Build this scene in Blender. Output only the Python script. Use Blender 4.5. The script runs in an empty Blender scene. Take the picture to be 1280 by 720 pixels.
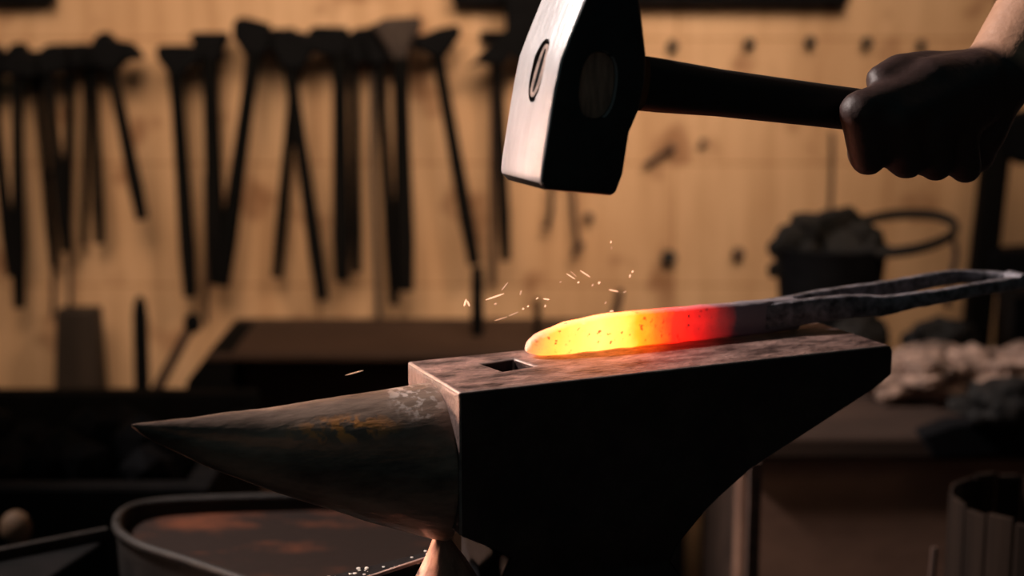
import bpy, bmesh, math, random
from math import sin, cos, atan, atan2, radians, pi, sqrt
from mathutils import Vector, Matrix
class noise:                                     # small value noise, the same on every run
    @staticmethod
    def _h(i, j, k, s):
        n = (i * 374761393 + j * 668265263 + k * 2147483647 + s * 974634777) & 0xffffffff
        n = ((n ^ (n >> 13)) * 1274126177) & 0xffffffff
        return ((n ^ (n >> 16)) & 0xffff) / 32767.5 - 1
    @staticmethod
    def noise(p, s=0):
        x, y, z = p; i, j, k = math.floor(x), math.floor(y), math.floor(z)
        f = [x - i, y - j, z - k]; u, v, w = [t * t * (3 - 2 * t) for t in f]; h = noise._h; l = lambda a, b, t: a + (b - a) * t
        return l(l(l(h(i, j, k, s), h(i + 1, j, k, s), u), l(h(i, j + 1, k, s), h(i + 1, j + 1, k, s), u), v), l(l(h(i, j, k + 1, s), h(i + 1, j, k + 1, s), u), l(h(i, j + 1, k + 1, s), h(i + 1, j + 1, k + 1, s), u), v), w)
    @staticmethod
    def noise_vector(p): return Vector((noise.noise(p, 1), noise.noise(p, 2), noise.noise(p, 3)))
random.seed(7)
scene = bpy.context.scene
COL = scene.collection

# ------------------------------------------------------------------ camera
F = 2000.0
TH = atan((360 + 20) / F)
FACE_Z = 0.84
CAM = Vector((0, 0, FACE_Z + 0.2510))
def ray(px, py):
    x = (px - 640) / F; y = -(py - 360) / F
    return Vector((x, cos(TH) + y * sin(TH), -sin(TH) + y * cos(TH)))
def atY(px, py, Y):
    r = ray(px, py); return CAM + r * (Y / r.y)
def atZ(px, py, z):
    r = ray(px, py); return CAM + r * ((z - CAM.z) / r.z)
PH = radians(24.2)
EU = Vector((cos(PH), sin(PH), 0)); EW = Vector((-sin(PH), cos(PH), 0)); UZ = Vector((0, 0, 1))
A0 = CAM + ray(574, 491)                       # near top corner of the anvil face
def uwz(u, w, z): return A0 + EU * u + EW * w + UZ * z
def onW(px, py, w):                            # point of a sight line in the upright plane w = const of the anvil
    r = ray(px, py); t = ((A0 - CAM).dot(EW) + w) / r.dot(EW)
    return CAM + r * t
def loc(p):                                    # world -> anvil frame (u, w, z)
    d = p - A0; return Vector((d.dot(EU), d.dot(EW), d.z))

cam = bpy.data.cameras.new('camera'); camo = bpy.data.objects.new('camera', cam); COL.objects.link(camo)
cam.sensor_width = 36; cam.lens = 36 * F / 1280
camo.location = CAM; camo.rotation_euler = (pi / 2 - TH, 0, 0)
cam.clip_start = 0.02
cam.dof.use_dof = True; cam.dof.focus_distance = 1.045; cam.dof.aperture_fstop = 3.7
scene.camera = camo
scene.view_settings.view_transform = 'Standard'

# ------------------------------------------------------------------ materials
def mat(name, c1, c2=None, scale=20, rough=0.6, metal=0.0, bump=0.0, bscale=None, stretch=(1, 1, 1), lo=0.35, hi=0.65, spec=0.5, detail=6):
    m = bpy.data.materials.new(name); m.use_nodes = True
    nt = m.node_tree; N = nt.nodes; L = nt.links
    b = N['Principled BSDF']
    b.inputs['Roughness'].default_value = rough; b.inputs['Metallic'].default_value = metal
    b.inputs['Specular IOR Level'].default_value = spec
    c2 = c2 or tuple(v * 0.6 for v in c1)
    tc = N.new('ShaderNodeTexCoord'); mp = N.new('ShaderNodeMapping'); mp.inputs['Scale'].default_value = stretch
    L.new(tc.outputs['Object'], mp.inputs['Vector'])
    nz = N.new('ShaderNodeTexNoise'); nz.inputs['Scale'].default_value = scale; nz.inputs['Detail'].default_value = detail
    nz.inputs['Roughness'].default_value = 0.65
    L.new(mp.outputs[0], nz.inputs['Vector'])
    cr = N.new('ShaderNodeValToRGB'); cr.color_ramp.elements[0].position = lo; cr.color_ramp.elements[1].position = hi
    cr.color_ramp.elements[0].color = (*c2, 1); cr.color_ramp.elements[1].color = (*c1, 1)
    L.new(nz.outputs[0], cr.inputs[0]); L.new(cr.outputs[0], b.inputs['Base Color'])
    if bump:
        n2 = N.new('ShaderNodeTexNoise'); n2.inputs['Scale'].default_value = bscale or scale * 3; n2.inputs['Detail'].default_value = 5
        L.new(mp.outputs[0], n2.inputs['Vector'])
        bp = N.new('ShaderNodeBump'); bp.inputs['Strength'].default_value = bump; bp.inputs['Distance'].default_value = 0.002
        L.new(n2.outputs[0], bp.inputs['Height']); L.new(bp.outputs[0], b.inputs['Normal'])
    return m
M = {}
M['black_iron'] = mat('black_iron', (0.007, 0.007, 0.008), (0.004, 0.004, 0.005), 60, 0.85, 0.0, 0.2, spec=0.08)
M['black_wood'] = mat('black_wood', (0.008, 0.007, 0.007), (0.004, 0.004, 0.004), 30, 0.95, 0, 0.2, stretch=(1, 1, .1), spec=0.08)
M['dark_wood'] = mat('dark_wood', (0.06, 0.035, 0.025), (0.03, 0.018, 0.013), 25, 0.7, 0, 0.3, stretch=(.15, 1, 1), spec=0.3)
M['dark_wood_up'] = mat('dark_wood_up', (0.06, 0.04, 0.03), (0.025, 0.017, 0.013), 25, 0.7, 0, 0.3, stretch=(1, 1, .1), spec=0.3)
M['brown_wood'] = mat('brown_wood', (0.085, 0.047, 0.033), (0.045, 0.025, 0.018), 9, 0.7, 0, 0.3, stretch=(.3, 1, 1), spec=0.3)
M['peen_head'] = mat('peen_head', (0.06, 0.042, 0.035), (0.03, 0.02, 0.018), 40, 0.7, 0, 0.2, spec=0.3)
M['face'] = mat('anvil_face', (0.42, 0.26, 0.22), (0.05, 0.026, 0.023), 80, 0.55, 0.2, 0.9, 300, stretch=(.5, 1, 1), lo=.36, hi=.66, detail=10)
M['anvil'] = mat('anvil_side', (0.06, 0.036, 0.032), (0.03, 0.018, 0.017), 30, 0.65, 0.2, 0.5, 160, spec=0.3)
M['anvil_end'] = mat('anvil_end', (0.15, 0.10, 0.09), (0.06, 0.04, 0.035), 60, 0.6, 0.2, 0.5, 220)
M['foot'] = mat('anvil_foot', (0.50, 0.27, 0.2), (0.2, 0.1, 0.075), 60, 0.6, 0.1, 0.6, 200, stretch=(1, 1, .35))
M['hammer_bright'] = mat('hammer_bright', (0.62, 0.60, 0.605), (0.45, 0.43, 0.435), 50, 0.42, 0.15, 0.3, 220, stretch=(1, 1, .15))
M['hammer_dark'] = mat('hammer_dark', (0.035, 0.034, 0.034), (0.022, 0.021, 0.021), 40, 0.55, 0.2, 0.2, 150, spec=.3)
M['stamp'] = mat('hammer_stamp', (0.45, 0.28, 0.2), (0.10, 0.065, 0.05), 90, 0.7, 0.1, 0.7, 150, stretch=(1, 1, .2))
M['handle'] = mat('hammer_handle', (0.02, 0.014, 0.012), (0.012, 0.009, 0.008), 30, 0.6, 0, 0.2, stretch=(.1, 1, 1), spec=.3)
M['wedge'] = mat('eye_wedge', (0.42, 0.3, 0.25), (0.15, 0.1, 0.08), 120, 0.7, 0, 0.4)
M['void'] = mat('dark_recess', (0.01, 0.009, 0.009), (0.006, 0.006, 0.006), 30, 0.9, spec=.1)
M['tongs'] = mat('tongs_steel', (0.34, 0.32, 0.36), (0.06, 0.055, 0.062), 110, 0.5, 0.35, 0.6, 320)
M['nail'] = mat('nail_iron', (0.02, 0.017, 0.015), (0.01, 0.009, 0.008), 60, 0.7)
M['rod'] = mat('thin_rod_iron', (0.10, 0.072, 0.058), (0.06, 0.045, 0.04), 60, 0.7)
M['brown_rod'] = mat('rusty_rod', (0.10, 0.055, 0.04), (0.05, 0.028, 0.02), 60, 0.7)
M['trough'] = mat('trough_steel', (0.022, 0.018, 0.016), (0.012, 0.01, 0.009), 40, 0.6, 0.1, 0.4, spec=.25)
M['rust_glints'] = mat('rust_glint_bed', (0.15, 0.045, 0.02), (0.018, 0.011, 0.009), 7, 0.75, 0.0, 0.5, 60, stretch=(1, 2.2, 1), lo=.5, hi=.74, spec=.12)  # rusty brown bed; its orange patches stand in for reflected glints
M['cloth'] = mat('crumpled_sacking', (0.52, 0.34, 0.26), (0.05, 0.032, 0.026), 40, 0.9, 0, 0.6, 90)
M['skin'] = mat('skin', (0.55, 0.30, 0.19), (0.44, 0.23, 0.14), 60, 0.55, 0, 0.25, 220)
M['shirt'] = mat('dark_shirt', (0.02, 0.02, 0.024), (0.014, 0.014, 0.017), 60, 0.9, 0, 0.2)
M['leather'] = mat('leather', (0.05, 0.03, 0.02), (0.03, 0.018, 0.012), 30, 0.7, 0, 0.3)
M['denim'] = mat('denim', (0.02, 0.024, 0.035), (0.014, 0.016, 0.024), 80, 0.9)
M['hair'] = mat('hair', (0.02, 0.013, 0.01), (0.012, 0.008, 0.006), 90, 0.6, stretch=(1, 1, .2))
M['flake'] = mat('scale_flake', (0.9, 0.9, 0.88), (0.75, 0.74, 0.7), 90, 0.3, 0.0)
M['knob'] = mat('knob_wood', (0.24, 0.14, 0.08), (0.16, 0.09, 0.05), 30, 0.7)
M['stave'] = mat('stave_wood', (0.035, 0.022, 0.016), (0.010, 0.007, 0.006), 26, 0.95, 0, 0.5, 60, stretch=(1, 1, .06), spec=.1)
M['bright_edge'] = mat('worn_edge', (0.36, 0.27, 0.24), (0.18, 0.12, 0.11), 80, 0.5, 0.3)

# sooty skin: dark towards the gripping hand (soot on the hand fades out at the wrist)
HANDC = onW(1150, 150, -0.03); WRIST = onW(1240, 100, -0.035)
def sooty_skin(origin, axis, t0, t1):
    m = M['skin']; nt = m.node_tree; N = nt.nodes; L = nt.links
    b = N['Principled BSDF']; src = b.inputs['Base Color'].links[0].from_socket
    tc = N.new('ShaderNodeTexCoord')
    sub = N.new('ShaderNodeVectorMath'); sub.operation = 'SUBTRACT'; sub.inputs[1].default_value = origin
    dt = N.new('ShaderNodeVectorMath'); dt.operation = 'DOT_PRODUCT'; dt.inputs[1].default_value = axis
    L.new(tc.outputs['Object'], sub.inputs[0]); L.new(sub.outputs[0], dt.inputs[0])
    mr = N.new('ShaderNodeMapRange'); mr.inputs[1].default_value = t0; mr.inputs[2].default_value = t1
    L.new(dt.outputs['Value'], mr.inputs[0])
    mx = N.new('ShaderNodeMix'); mx.data_type = 'RGBA'
    mx.inputs[6].default_value = (0.04, 0.019, 0.016, 1)
    L.new(mr.outputs[0], mx.inputs[0]); L.new(src, mx.inputs[7]); L.new(mx.outputs[2], b.inputs['Base Color'])

# the painted board wall
def wall_material():
    m = bpy.data.materials.new('tan_board_wall'); m.use_nodes = True
    nt = m.node_tree; N = nt.nodes; L = nt.links; b = N['Principled BSDF']
    b.inputs['Roughness'].default_value = 0.85; b.inputs['Specular IOR Level'].default_value = 0.15
    tc = N.new('ShaderNodeTexCoord')
    def noise_(scale, stretch, detail=4):
        mp = N.new('ShaderNodeMapping'); mp.inputs['Scale'].default_value = stretch
        L.new(tc.outputs['Object'], mp.inputs[0])
        n = N.new('ShaderNodeTexNoise'); n.inputs['Scale'].default_value = scale; n.inputs['Detail'].default_value = detail
        L.new(mp.outputs[0], n.inputs['Vector']); return n.outputs[0]
    def ramp(s, a, ca, z, cz):
        r = N.new('ShaderNodeValToRGB'); r.color_ramp.elements[0].position = a; r.color_ramp.elements[1].position = z
        r.color_ramp.elements[0].color = (*ca, 1); r.color_ramp.elements[1].color = (*cz, 1)
        L.new(s, r.inputs[0]); return r.outputs[0]
    def mult(a, c, f=1.0):
        x = N.new('ShaderNodeMix'); x.data_type = 'RGBA'; x.blend_type = 'MULTIPLY'; x.inputs[0].default_value = f
        L.new(a, x.inputs[6]); L.new(c, x.inputs[7]); return x.outputs[2]
    base = ramp(noise_(2.5, (1, 1, 1)), .3, (0.70, 0.43, 0.245), .7, (0.82, 0.55, 0.345))
    grain = ramp(noise_(14, (3, 1, .25)), .3, (.82, .78, .74), .6, (1, 1, 1))
    stain = ramp(noise_(11, (1, 1, .9), 2), .30, (.50, .40, .36), .41, (1, 1, 1))
    br = N.new('ShaderNodeTexBrick'); br.inputs['Scale'].default_value = 1.0
    br.inputs['Color1'].default_value = (1, 1, 1, 1); br.inputs['Color2'].default_value = (.93, .9, .88, 1)
    br.inputs['Mortar'].default_value = (.62, .52, .45, 1)
    br.inputs['Mortar Size'].default_value = 0.002; br.inputs['Mortar Smooth'].default_value = .6
    br.inputs['Brick Width'].default_value = 1.1; br.inputs['Row Height'].default_value = 0.19
    mp = N.new('ShaderNodeMapping'); mp.inputs['Rotation'].default_value = (radians(90), 0, 0); mp.inputs['Location'].default_value = (0.3, .06, .06)
    L.new(tc.outputs['Object'], mp.inputs[0]); L.new(mp.outputs[0], br.inputs['Vector'])
    out = mult(mult(mult(base, grain), stain, .8), br.outputs['Color'])
    L.new(out, b.inputs['Base Color'])
    return m
M['wall'] = wall_material()
M['floor'] = mat('dirt_floor', (0.06, 0.045, 0.038), (0.03, 0.022, 0.02), 6, 0.9, 0, 0.5, 30)
M['plaster'] = mat('sooty_plaster', (0.10, 0.075, 0.06), (0.06, 0.045, 0.036), 4, 0.9)

# ------------------------------------------------------------------ mesh helpers
def finish(name, bm, m, parent=None, smooth=40, bevel=0, bseg=2, mods=None):
    bmesh.ops.recalc_face_normals(bm, faces=bm.faces)
    if parent is not None:                      # vertices come in world space; parts live in their thing's frame
        bm.transform(parent.matrix_basis.inverted())
    me = bpy.data.meshes.new(name); bm.to_mesh(me); bm.free()
    for x in (m if isinstance(m, (list, tuple)) else [m]): me.materials.append(x)
    o = bpy.data.objects.new(name, me); COL.objects.link(o)
    if parent is not None: o.parent = parent
    if smooth:
        for p in me.polygons: p.use_smooth = True
        me.set_sharp_from_angle(angle=radians(smooth))
    if bevel:
        b = o.modifiers.new('bevel', 'BEVEL'); b.width = bevel; b.segments = bseg; b.limit_method = 'ANGLE'; b.angle_limit = radians(35)
        b.harden_normals = False
    return o
def tag(o, label, cat=None, group=None, kind=None):
    if label: o['label'] = label
    if cat: o['category'] = cat
    if group: o['group'] = group
    if kind: o['kind'] = kind
    return o
def thing(name, label, cat, at, group=None, rotz=0):
    o = bpy.data.objects.new(name, None); COL.objects.link(o); o.empty_display_size = .05
    o.matrix_basis = Matrix.Translation(at) @ Matrix.Rotation(rotz, 4, 'Z')
    return tag(o, label, cat, group)
def solo(name, bm, m, label, cat, at, group=None, rotz=0, **k):     # a thing that is one mesh
    mx = Matrix.Translation(at) @ Matrix.Rotation(rotz, 4, 'Z')
    bm.transform(mx.inverted()); o = finish(name, bm, m, None, **k); o.matrix_basis = mx
    return tag(o, label, cat, group)
def prism(bm, pts, vec, mi=0):
    a = [bm.verts.new(p) for p in pts]; b = [bm.verts.new(Vector(p) + vec) for p in pts]
    n = len(pts); fs = [bm.faces.new(a[::-1]), bm.faces.new(b)]
    for i in range(n): fs.append(bm.faces.new((a[i], a[(i + 1) % n], b[(i + 1) % n], b[i])))
    for f in fs: f.material_index = mi
    return fs
def box(bm, lo, hi, mi=0, rot=None, c=None):
    lo = Vector(lo); hi = Vector(hi)
    pts = [Vector((lo.x, lo.y, lo.z)), Vector((hi.x, lo.y, lo.z)), Vector((hi.x, hi.y, lo.z)), Vector((lo.x, hi.y, lo.z))]
    return prism(bm, pts, Vector((0, 0, hi.z - lo.z)), mi)
def loft(bm, rings, cap=True):
    vs = [[bm.verts.new(p) for p in r] for r in rings]; n = len(rings[0])
    for a, b in zip(vs, vs[1:]):
        for i in range(n): bm.faces.new((a[i], a[(i + 1) % n], b[(i + 1) % n], b[i]))
    if cap: bm.faces.new(vs[0][::-1]); bm.faces.new(vs[-1])
def frame_of(d, hint=None):
    d = d.normalized(); h = hint or (Vector((0, 0, 1)) if abs(d.z) < .9 else Vector((1, 0, 0)))
    x = h.cross(d).normalized(); return x, d.cross(x).normalized()
def tube(bm, pts, rad, seg=12, flat=1.0, hint=None, cap=True):
    pts = [Vector(p) for p in pts]; n = len(pts)
    if not hasattr(rad, '__len__'): rad = [rad] * n
    rings = []
    for i, p in enumerate(pts):
        d = pts[min(i + 1, n - 1)] - pts[max(i - 1, 0)]
        x, y = frame_of(d, hint)
        rings.append([p + x * rad[i] * cos(2 * pi * k / seg) + y * rad[i] * flat * sin(2 * pi * k / seg) for k in range(seg)])
    loft(bm, rings, cap)
def strip(bm, pts, hw, hh, chamfer=.25):        # flat bar: half width (sideways) and half height (upright) along a path
    pts = [Vector(p) for p in pts]; n = len(pts)
    if not hasattr(hw, '__len__'): hw = [hw] * n
    if not hasattr(hh, '__len__'): hh = [hh] * n
    rings = []
    for i, p in enumerate(pts):
        d = (pts[min(i + 1, n - 1)] - pts[max(i - 1, 0)]).normalized()
        s = Vector((0, 0, 1)).cross(d).normalized(); t = d.cross(s).normalized()
        c = chamfer * min(hw[i], hh[i])
        prof = [(hw[i], hh[i] - c), (hw[i] - c, hh[i]), (-hw[i] + c, hh[i]), (-hw[i], hh[i] - c), (-hw[i], -hh[i] + c), (-hw[i] + c, -hh[i]), (hw[i] - c, -hh[i]), (hw[i], -hh[i] + c)]
        rings.append([p + s * a + t * b for a, b in prof])
    loft(bm, rings)
def spline(pts, n=8, closed=False):
    pts = [Vector(p) for p in pts]; out = []; L = len(pts)
    rng = range(L) if closed else range(L - 1)
    for i in rng:
        g = (lambda k: pts[k % L]) if closed else (lambda k: pts[max(0, min(L - 1, k))])
        p0, p1, p2, p3 = g(i - 1), g(i), g(i + 1), g(i + 2)
        for j in range(n):
            t = j / n
            out.append(0.5 * ((2 * p1) + (p2 - p0) * t + (2 * p0 - 5 * p1 + 4 * p2 - p3) * t * t + (3 * p1 - p0 - 3 * p2 + p3) * t ** 3))
    if not closed: out.append(pts[-1])
    return out
def ball(bm, c, r, sub=2, scale=(1, 1, 1)):
    g = bmesh.ops.create_icosphere(bm, subdivisions=sub, radius=r)
    for v in g['verts']: v.co = Vector((v.co.x * scale[0], v.co.y * scale[1], v.co.z * scale[2])) + Vector(c)
    return g['verts']
def evaluated(o):
    dg = bpy.context.evaluated_depsgraph_get(); dg.update()
    return bpy.data.meshes.new_from_object(o.evaluated_get(dg))
def bake(o):                                     # apply the modifiers of o
    me = evaluated(o); old = o.data; o.modifiers.clear(); o.data = me; bpy.data.meshes.remove(old)
def cut(o, bms):
    tmp = []
    for bm in bms:
        bmesh.ops.recalc_face_normals(bm, faces=bm.faces)
        me = bpy.data.meshes.new('t'); bm.to_mesh(me); bm.free()
        c = bpy.data.objects.new('t', me); COL.objects.link(c); c.matrix_basis = Matrix.Identity(4); tmp.append(c)
        md = o.modifiers.new('cut', 'BOOLEAN'); md.operation = 'DIFFERENCE'; md.object = c; md.solver = 'EXACT'
    bpy.context.view_layer.update(); bake(o)
    for c in tmp: me = c.data; bpy.data.objects.remove(c); bpy.data.meshes.remove(me)
def grow(segs, voxel, smooth=6):                 # one continuous skin over tapered limbs
    bm = bmesh.new()
    for a, b, ra, rb in segs:
        a = Vector(a); b = Vector(b); d = b - a; Ln = max(d.length, 1e-5)
        x, y = frame_of(d if d.length > 1e-5 else Vector((0, 0, 1))); dn = d.normalized() if d.length > 1e-5 else Vector((0, 0, 1))
        rings = []; S = 16
        for k in range(6):
            t = -pi / 2 + (pi / 2) * (k + .35) / 6; rings.append((a + dn * ra * sin(t), ra * cos(t)))
        for k in range(6):
            t = (pi / 2) * (k + .65) / 6; rings.append((b + dn * rb * sin(t), rb * cos(t)))
        loft(bm, [[c + x * r * cos(2 * pi * i / S) + y * r * sin(2 * pi * i / S) for i in range(S)] for c, r in rings])
    me = bpy.data.meshes.new('g'); bm.to_mesh(me); bm.free()
    o = bpy.data.objects.new('g', me); COL.objects.link(o)
    r = o.modifiers.new('r', 'REMESH'); r.mode = 'VOXEL'; r.voxel_size = voxel
    s = o.modifiers.new('s', 'SMOOTH'); s.factor = .5; s.iterations = smooth
    bpy.context.view_layer.update(); out = evaluated(o)
    bpy.data.objects.remove(o); bpy.data.meshes.remove(me)
    bm = bmesh.new(); bm.from_mesh(out); bpy.data.meshes.remove(out)
    return bm

# ------------------------------------------------------------------ setting
WY = 2.45
def struct(name, bm, m, **k): o = finish(name, bm, m, None, **k); o['kind'] = 'structure'; return o
bm = bmesh.new(); box(bm, (-3.2, WY, 0), (3.2, WY + .12, 2.8)); struct('wall_back', bm, M['wall'], smooth=0)
bm = bmesh.new(); box(bm, (-3.2, -1.6, -.1), (3.2, WY, 0)); struct('floor', bm, M['floor'], smooth=0)
bm = bmesh.new(); box(bm, (-3.32, -1.6, 0), (-3.2, WY, 2.8)); struct('wall_left', bm, M['plaster'], smooth=0)
bm = bmesh.new(); box(bm, (3.2, -1.6, 0), (3.32, WY, 2.8)); struct('wall_right', bm, M['plaster'], smooth=0)
# dark shelf board over the pegs (only its lower edge shows)
def shelf(x0, x1, y1, label):
    a = atY(x0, y1, WY - .03); b = atY(x1, y1, WY - .03)
    bm = bmesh.new(); box(bm, (a.x, WY - .03, a.z), (b.x, WY, a.z + .05))
    solo('wall_shelf', bm, M['black_iron'], label, 'shelf', (a.x, WY - .03, a.z), bevel=.002)
shelf(566, 1062, 6, 'long dark shelf edge along the top of the wall above the nails')
shelf(-120, 66, 4, 'short dark shelf edge at the top left corner above the hammers')

# ------------------------------------------------------------------ hammers on the wall
def wall_hammer(label, head, top, bot, w, dy=.045, hm='black_iron', hw='black_wood', name='hanging_hammer', thick=.034, group='hammers hanging on the wall'):
    Y = WY - dy
    y0 = min(y for x, y in head); xm = sum(x for x, y in head) / len(head)
    hp = [atY(xm + (x - xm) * 1.06, y0 - 1 + (y - y0) * 1.22, Y - thick / 2) for x, y in head]
    a = atY(top[0], top[1], Y); b = atY(bot[0], bot[1], Y)
    t = thing(name, label, 'hammer', (a.x, Y, b.z), group)
    bm = bmesh.new(); prism(bm, hp, Vector((0, thick, 0))); finish('head', bm, M[hm], t, bevel=.005, bseg=2)
    k = 2.4 / F / 2 * w * 1.4
    bm = bmesh.new(); pts = [a.lerp(b, i / 5) for i in range(6)]
    tube(bm, pts, [k * .95, k * .85, k * .9, k * 1.0, k * 1.08, k * .9], 12, .75); finish('handle', bm, M[hw], t)
    return t
T = lambda x0, x1, y0, y1, nx, ny, nw: [(x0, y0), (x1, y0), (x1 + 1, y0 + (y1 - y0) * .45), (nx + nw, y1), (nx + nw, ny), (nx - nw, ny), (nx - nw, y1), (x0 - 1, y0 + (y1 - y0) * .45)]
H = [
 ('hammer cut off by the left edge of the wall row, its handle leaning in', [(-40, 60), (-4, 58), (0, 85), (-10, 100), (-40, 95)], (-12, 90), (15, 345), 14, .06),
 ('peaked black hammer at the left end of the wall row', [(-3, 82), (3, 68), (14, 55), (25, 55), (33, 68), (44, 72), (44, 90), (20, 90), (6, 88)], (21, 80), (24, 384), 15, .05),
 ('faded brown handled hammer, second full one from the left in the wall row', [(30, 74), (36, 66), (58, 62), (58, 88), (34, 90)], (44, 84), (68, 332), 12, .02),
 ('black hammer whose handle leans right across its neighbour in the left cluster', [(42, 70), (56, 57), (82, 56), (82, 84), (50, 90)], (57, 80), (84, 312), 14, .055),
 ('black hammer with a straight upright thin handle in the left cluster', [(72, 57), (104, 55), (104, 80), (72, 82)], (88, 74), (82, 314), 12, .035),
 ('brown handled hammer half hidden in the left cluster, handle hanging plumb', [(96, 57), (118, 57), (118, 82), (96, 82)], (108, 78), (105, 306), 9, .018),
 ('slim black hammer beside the peaked one, handle slanting slightly right', [(104, 56), (128, 56), (128, 80), (104, 82)], (117, 75), (124, 304), 12, .04),
 ('short black cross peen hammer, last of the left cluster, beak pointing right', [(112, 72), (116, 50), (124, 41), (134, 42), (140, 50), (160, 52), (170, 62), (175, 70), (160, 70), (150, 74), (146, 82), (126, 80)], (137, 74), (178, 274), 16, .06),
 ('black flared top hammer standing alone right of the gap, handle slanting right', T(197, 250, 58, 84, 219, 88, 10), (219, 82), (238, 370), 19, .05),
 ('thick handled black hammer with a slab head, second right of the gap', T(239, 281, 42, 60, 262, 72, 13), (262, 66), (271, 354), 22, .04),
 ('black hammer with its handle slanting left across the thick handled one', [(291, 30), (297, 23), (304, 23), (334, 30), (336, 52), (326, 64), (306, 62), (292, 44)], (319, 55), (278, 356), 20, .06),
 ('black hammer with its handle crossing behind to the left, middle cluster', [(334, 38), (366, 36), (366, 60), (350, 58), (336, 56)], (372, 52), (346, 346), 14, .03),
 ('black hammer with its handle slanting right to form an X, middle cluster', [(340, 36), (372, 40), (390, 44), (390, 58), (376, 80), (354, 78), (340, 58)], (360, 70), (403, 374), 17, .055),
 ('square headed black hammer with a broad plumb handle in the middle cluster', [(386, 38), (392, 34), (432, 35), (434, 62), (414, 66), (386, 60)], (424, 60), (427, 350), 20, .05),
 ('slim black hammer hanging plumb just right of the broad plumb handle', [(432, 44), (446, 36), (462, 36), (462, 72), (436, 74)], (442, 66), (446, 340), 13, .03),
 ('black hammer with a pitted head and a long thin slanting handle, middle cluster', [(452, 40), (466, 30), (492, 32), (492, 70), (462, 74)], (474, 66), (493, 380), 14, .045),
 ('brown wedge headed hammer, the tallest head of the middle cluster', [(466, 32), (480, 24), (524, 22), (523, 36), (514, 46), (508, 66), (492, 68), (478, 46)], (500, 60), (507, 362), 22, .06, 'peen_head'),
 ('black hammer with a head tilted up right and a handle slanting right', [(516, 57), (522, 46), (546, 36), (572, 32), (574, 44), (566, 52), (556, 66), (540, 66), (532, 60)], (545, 58), (593, 330), 17, .055),
 ('black pick headed hammer behind the raised hammer, beak pointing down left', [(586, 70), (602, 54), (620, 40), (632, 30), (632, -12), (682, -12), (684, 40), (660, 62), (644, 60), (638, 54), (634, 64), (612, 66), (600, 64)], (621, 56), (632, 325), 14, .055),
]
for h in H: wall_hammer(*h)
# rails the hammers hang from, mostly hidden behind the heads
def rail(x0, x1, y, label):
    a = atY(x0, y, WY - .014); b = atY(x1, y, WY - .014)
    bm = bmesh.new(); box(bm, (a.x, WY - .013, a.z - .008), (b.x, WY, a.z + .008))
    solo('tool_rail', bm, M['black_iron'], label, 'rail', (a.x, WY - .013, a.z), bevel=.001)
rail(-60, 150, 70, 'iron rail behind the left cluster of hanging hammers')
rail(204, 274, 66, 'short iron rail behind the pair of flared hammers')
rail(300, 568, 50, 'iron rail behind the middle cluster of hanging hammers')
rail(600, 680, 46, 'iron rail behind the pick headed hammer')
# thin rods and hooks
def wall_rod(label, pts, w, m='rod', dy=.02, name='iron_rod', cat='rod', group='thin rods hung on the wall'):
    p = [atY(x, y, WY - dy) for x, y in pts]
    p.insert(0, Vector((p[0].x, WY + .003, p[0].z + .004)))
    bm = bmesh.new(); tube(bm, p, w * 2.4 / F / 2, 8, hint=Vector((1, 0, .05)))
    solo(name, bm, M[m], label, cat, p[-1], group)
wall_rod('long thin grey rod hanging between the middle hammers, reaching down to the bench', [(466, 60), (465, 200), (470, 320), (474, 412)], 7)
wall_rod('thin pale rod end hanging below the leaning handles of the left cluster', [(85, 200), (87, 300), (87, 392)], 6, 'brown_rod')
wall_rod('thin brown rod ending lowest behind the left cluster of handles', [(62, 220), (66, 320), (66, 396)], 5, 'brown_rod', .012)
wall_rod('thin brown rod hanging between the two slab headed hammers', [(257, 220), (258, 320), (258, 402)], 5, 'brown_rod', .012)
wall_rod('thin brown strip modelled as the handle shadow left of the pick headed hammer', [(617, 66), (616, 200), (616, 356)], 8, 'brown_rod', .015)  # brown strip modelled in place of the hammer handle's cast shadow
wall_rod('left one of two short dark hooks below the raised hammer', [(690, 232), (689, 262), (684, 286), (678, 282)], 6, 'nail', .02, 'wall_hook', 'hook', 'hooks on the wall')
wall_rod('right one of two short dark hooks below the raised hammer, the longer', [(715, 232), (719, 280), (722, 304), (717, 322)], 7, 'brown_rod', .02, 'wall_hook', 'hook', 'hooks on the wall')
wall_rod('thin wire hanging down from below the fist to the dark bucket', [(1041, 170), (1040, 220), (1038, 268)], 5, 'brown_rod', .015, 'hanging_wire', 'wire', 'hooks on the wall')
# nail heads
def nail(label, x, y, r, m='nail'):
    p = atY(x, y, WY - .012); k = r * 2.44 / F
    bm = bmesh.new()
    tube(bm, [(p.x, WY + .004, p.z), (p.x, WY - .010, p.z)], k * .5, 10)
    tube(bm, [(p.x, WY - .008, p.z), (p.x, WY - .010, p.z), (p.x, WY - .014, p.z), (p.x, WY - .016, p.z)], [k * .8, k, k, k * .6], 12)
    solo('wall_nail', bm, M[m], label, 'nail', (p.x, WY - .006, p.z), 'nail heads in the wall')
nail('nail head nearest the raised hammer in the row above the handle', 841, 57, 7)
nail('nail head second from the hammer in the row above the handle', 937, 54, 7)
nail('middle nail head of the row above the hammer handle', 1013, 52, 7)
nail('nail head just left of the fist in the row above the handle', 1084, 53, 7)
nail('nail head right above the fist', 1152, 56, 6)
nail('large dark nail head on the wall straight above the red hot metal', 836, 322, 10)
nail('smaller nail head right of the large one above the tongs', 923, 317, 8, 'brown_rod')
nail('nail head at the end of a slanting dark smear under the handle', 839, 185, 6, 'brown_rod')
nail('nail head beside the two short hooks', 736, 271, 6, 'brown_rod')
nail('lowest nail head under the right hook', 724, 306, 6, 'brown_rod')
nail('small nail head alone in the middle of the wall under the handle', 879, 178, 5, 'brown_rod')
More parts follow.
